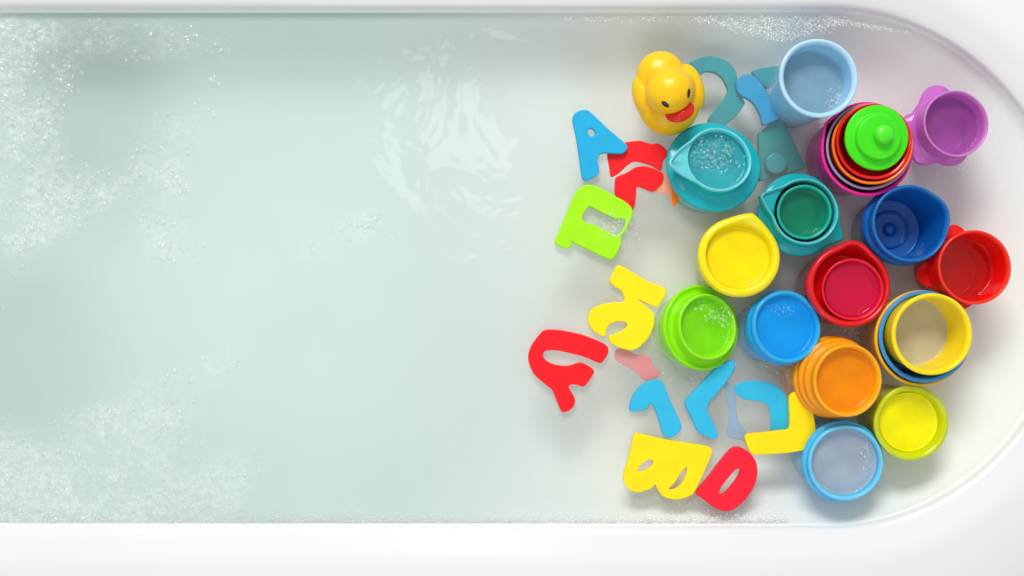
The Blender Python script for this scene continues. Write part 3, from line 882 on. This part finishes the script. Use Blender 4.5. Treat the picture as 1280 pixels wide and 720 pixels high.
# top right triangle
n = 4600
X = rng.uniform(872, 1062, n); Y = rng.uniform(17, 66, n)
lim = 30 + 22 * np.clip(1 - np.abs(X - 975) / 82, 0, 1) ** 0.8
sel = (Y < lim + 4 * rng.normal(0, 1, n) * .6)
X, Y = X[sel], Y[sel]
X2 = rng.uniform(1040, 1140, 260); Y2 = 24 + (X2 - 1040) * 0.14 + np.abs(rng.normal(0, 3, 260)); X3 = rng.uniform(700, 880, 300); Y3 = 20 + np.abs(rng.normal(0, 4, 300))
X = np.concatenate([X, X2, X3]); Y = np.concatenate([Y, Y2, Y3])
ok = clear_of_cups(X, Y); X, Y = X[ok], Y[ok]
bubbles(px_pts(X, Y), radii(len(X), .0006, .0017, 1.8), 'triangular patch of soap foam at the upper tub edge above the pale blue cup')


def gauss_patch(cx, cy, sx, sy, n, rot, z, lo, hi, label, mat=BUB, clip=None, p=2.2, cups=True):
    u, v = rng.normal(0, 1, n) * sx, rng.normal(0, 1, n) * sy
    X = cx + u * math.cos(rot) - v * math.sin(rot); Y = cy + u * math.sin(rot) + v * math.cos(rot)
    m = np.ones(n, bool)
    if clip: m &= np.hypot(X - clip[0], Y - clip[1]) < clip[2]
    elif cups: m &= clear_of_cups(X, Y)
    X, Y = X[m], Y[m]
    bubbles(px_pts(X, Y, z), lo / 1000 + (hi - lo) / 1000 * rng.random(len(X)) ** p, label, mat)


gauss_patch(838, 425, 13, 30, 420, -0.35, 0.0004, .5, 1.5, 'fine suds hugging the left side of the lime green cup')
gauss_patch(985, 464, 24, 6, 180, 0.1, 0.0004, .5, 1.6, 'fine suds just below the plain blue cup')
gauss_patch(1068, 412, 16, 6, 160, 0.0, 0.0004, .6, 1.8, 'suds below the red cup with the thick collar')
gauss_patch(1203, 207, 18, 6, 90, -0.2, 0.0004, .6, 1.9, 'suds at the lower side of the purple cup')
gauss_patch(1243, 170, 20, 30, 26, 0.2, 0.0004, .6, 1.9, 'stray bubbles beside the right tub wall near the purple cup')
gauss_patch(772, 283, 13, 10, 230, 0.5, 0.0106, .5, 1.7, 'suds sitting on the bowl of the lime green letter P', cups=False)
gauss_patch(1047, 123, 8, 6, 110, -0.6, 0.0265, .7, 2.2, 'white bubbles inside the tall pale blue cup', clip=(1022, 100, 41))
gauss_patch(893, 196, 17, 15, 460, 0, 0.0275, .5, 1.7, 'suds inside the large teal spouted cup', clip=(897, 199, 35))
gauss_patch(897, 392, 18, 9, 150, 0.35, 0.0185, .6, 2.0, 'suds inside the lime green cup', clip=(886, 408, 33))
gauss_patch(1082, 568, 5, 14, 46, 0.25, 0.0184, .7, 2.2, 'small bubbles along the inner right side of the sky blue cup', clip=(1057, 579, 39))
gauss_patch(975, 388, 12, 4, 34, 0.0, 0.0194, .5, 1.4, 'few bubbles inside the plain blue cup', clip=(983, 409, 36))
gauss_patch(930, 548, 10, 8, 40, 0.3, 0.0004, .5, 1.4, 'few bubbles between the blue arch piece and the crimson letter D')

# ------------------------------------------------------------------ camera, light, world
cam = bpy.data.cameras.new('camera'); co = bpy.data.objects.new('camera', cam); C.objects.link(co)
co.location = (0, 0, H); co.rotation_euler = (0, 0, 0)
cam.sensor_width = 36; cam.lens = 36 * H / 1.28; cam.clip_start = 0.01; cam.clip_end = 50
S.camera = co


def area(name, loc, target, size, power, col=(1, 1, 1), size_y=None):
    l = bpy.data.lights.new(name, 'AREA'); l.energy = power; l.color = col; l.size = size
    if size_y: l.shape = 'RECTANGLE'; l.size_y = size_y
    o = bpy.data.objects.new(name, l); C.objects.link(o)
    o.location = loc
    o.rotation_mode = 'QUATERNION'
    o.rotation_quaternion = (Vector(target) - Vector(loc)).to_track_quat('-Z', 'Y')
    return o


area('window_light', (-0.35, 2.6, 2.35), (0.1, 0.0, 0), 1.6, 104, (1.0, 0.985, 0.96), 0.95)
area('added_overhead_light', (-0.16, 0.46, 1.65), (0.0, 0.1, 0), 0.26, 1.05, (1.0, 0.985, 0.96), 0.30)  # unseen lamp added overhead to make the pale reflections on the water
area('fill_light', (-0.15, -1.5, 1.35), (0.15, -0.1, 0), 1.3, 9, (0.97, 0.99, 1.0))
w = bpy.data.worlds.new('World'); S.world = w; w.use_nodes = True
w.node_tree.nodes['Background'].inputs[0].default_value = (0.97, 0.99, 1.0, 1)
w.node_tree.nodes['Background'].inputs[1].default_value = 0.58

S.render.engine = 'CYCLES'
S.cycles.use_denoising = True
S.cycles.max_bounces = 10; S.cycles.diffuse_bounces = 5; S.cycles.transparent_max_bounces = 24
S.cycles.sample_clamp_indirect = 8
S.view_settings.view_transform = 'Standard'; S.view_settings.look = 'None'
S.view_settings.exposure = 0; S.view_settings.gamma = 1
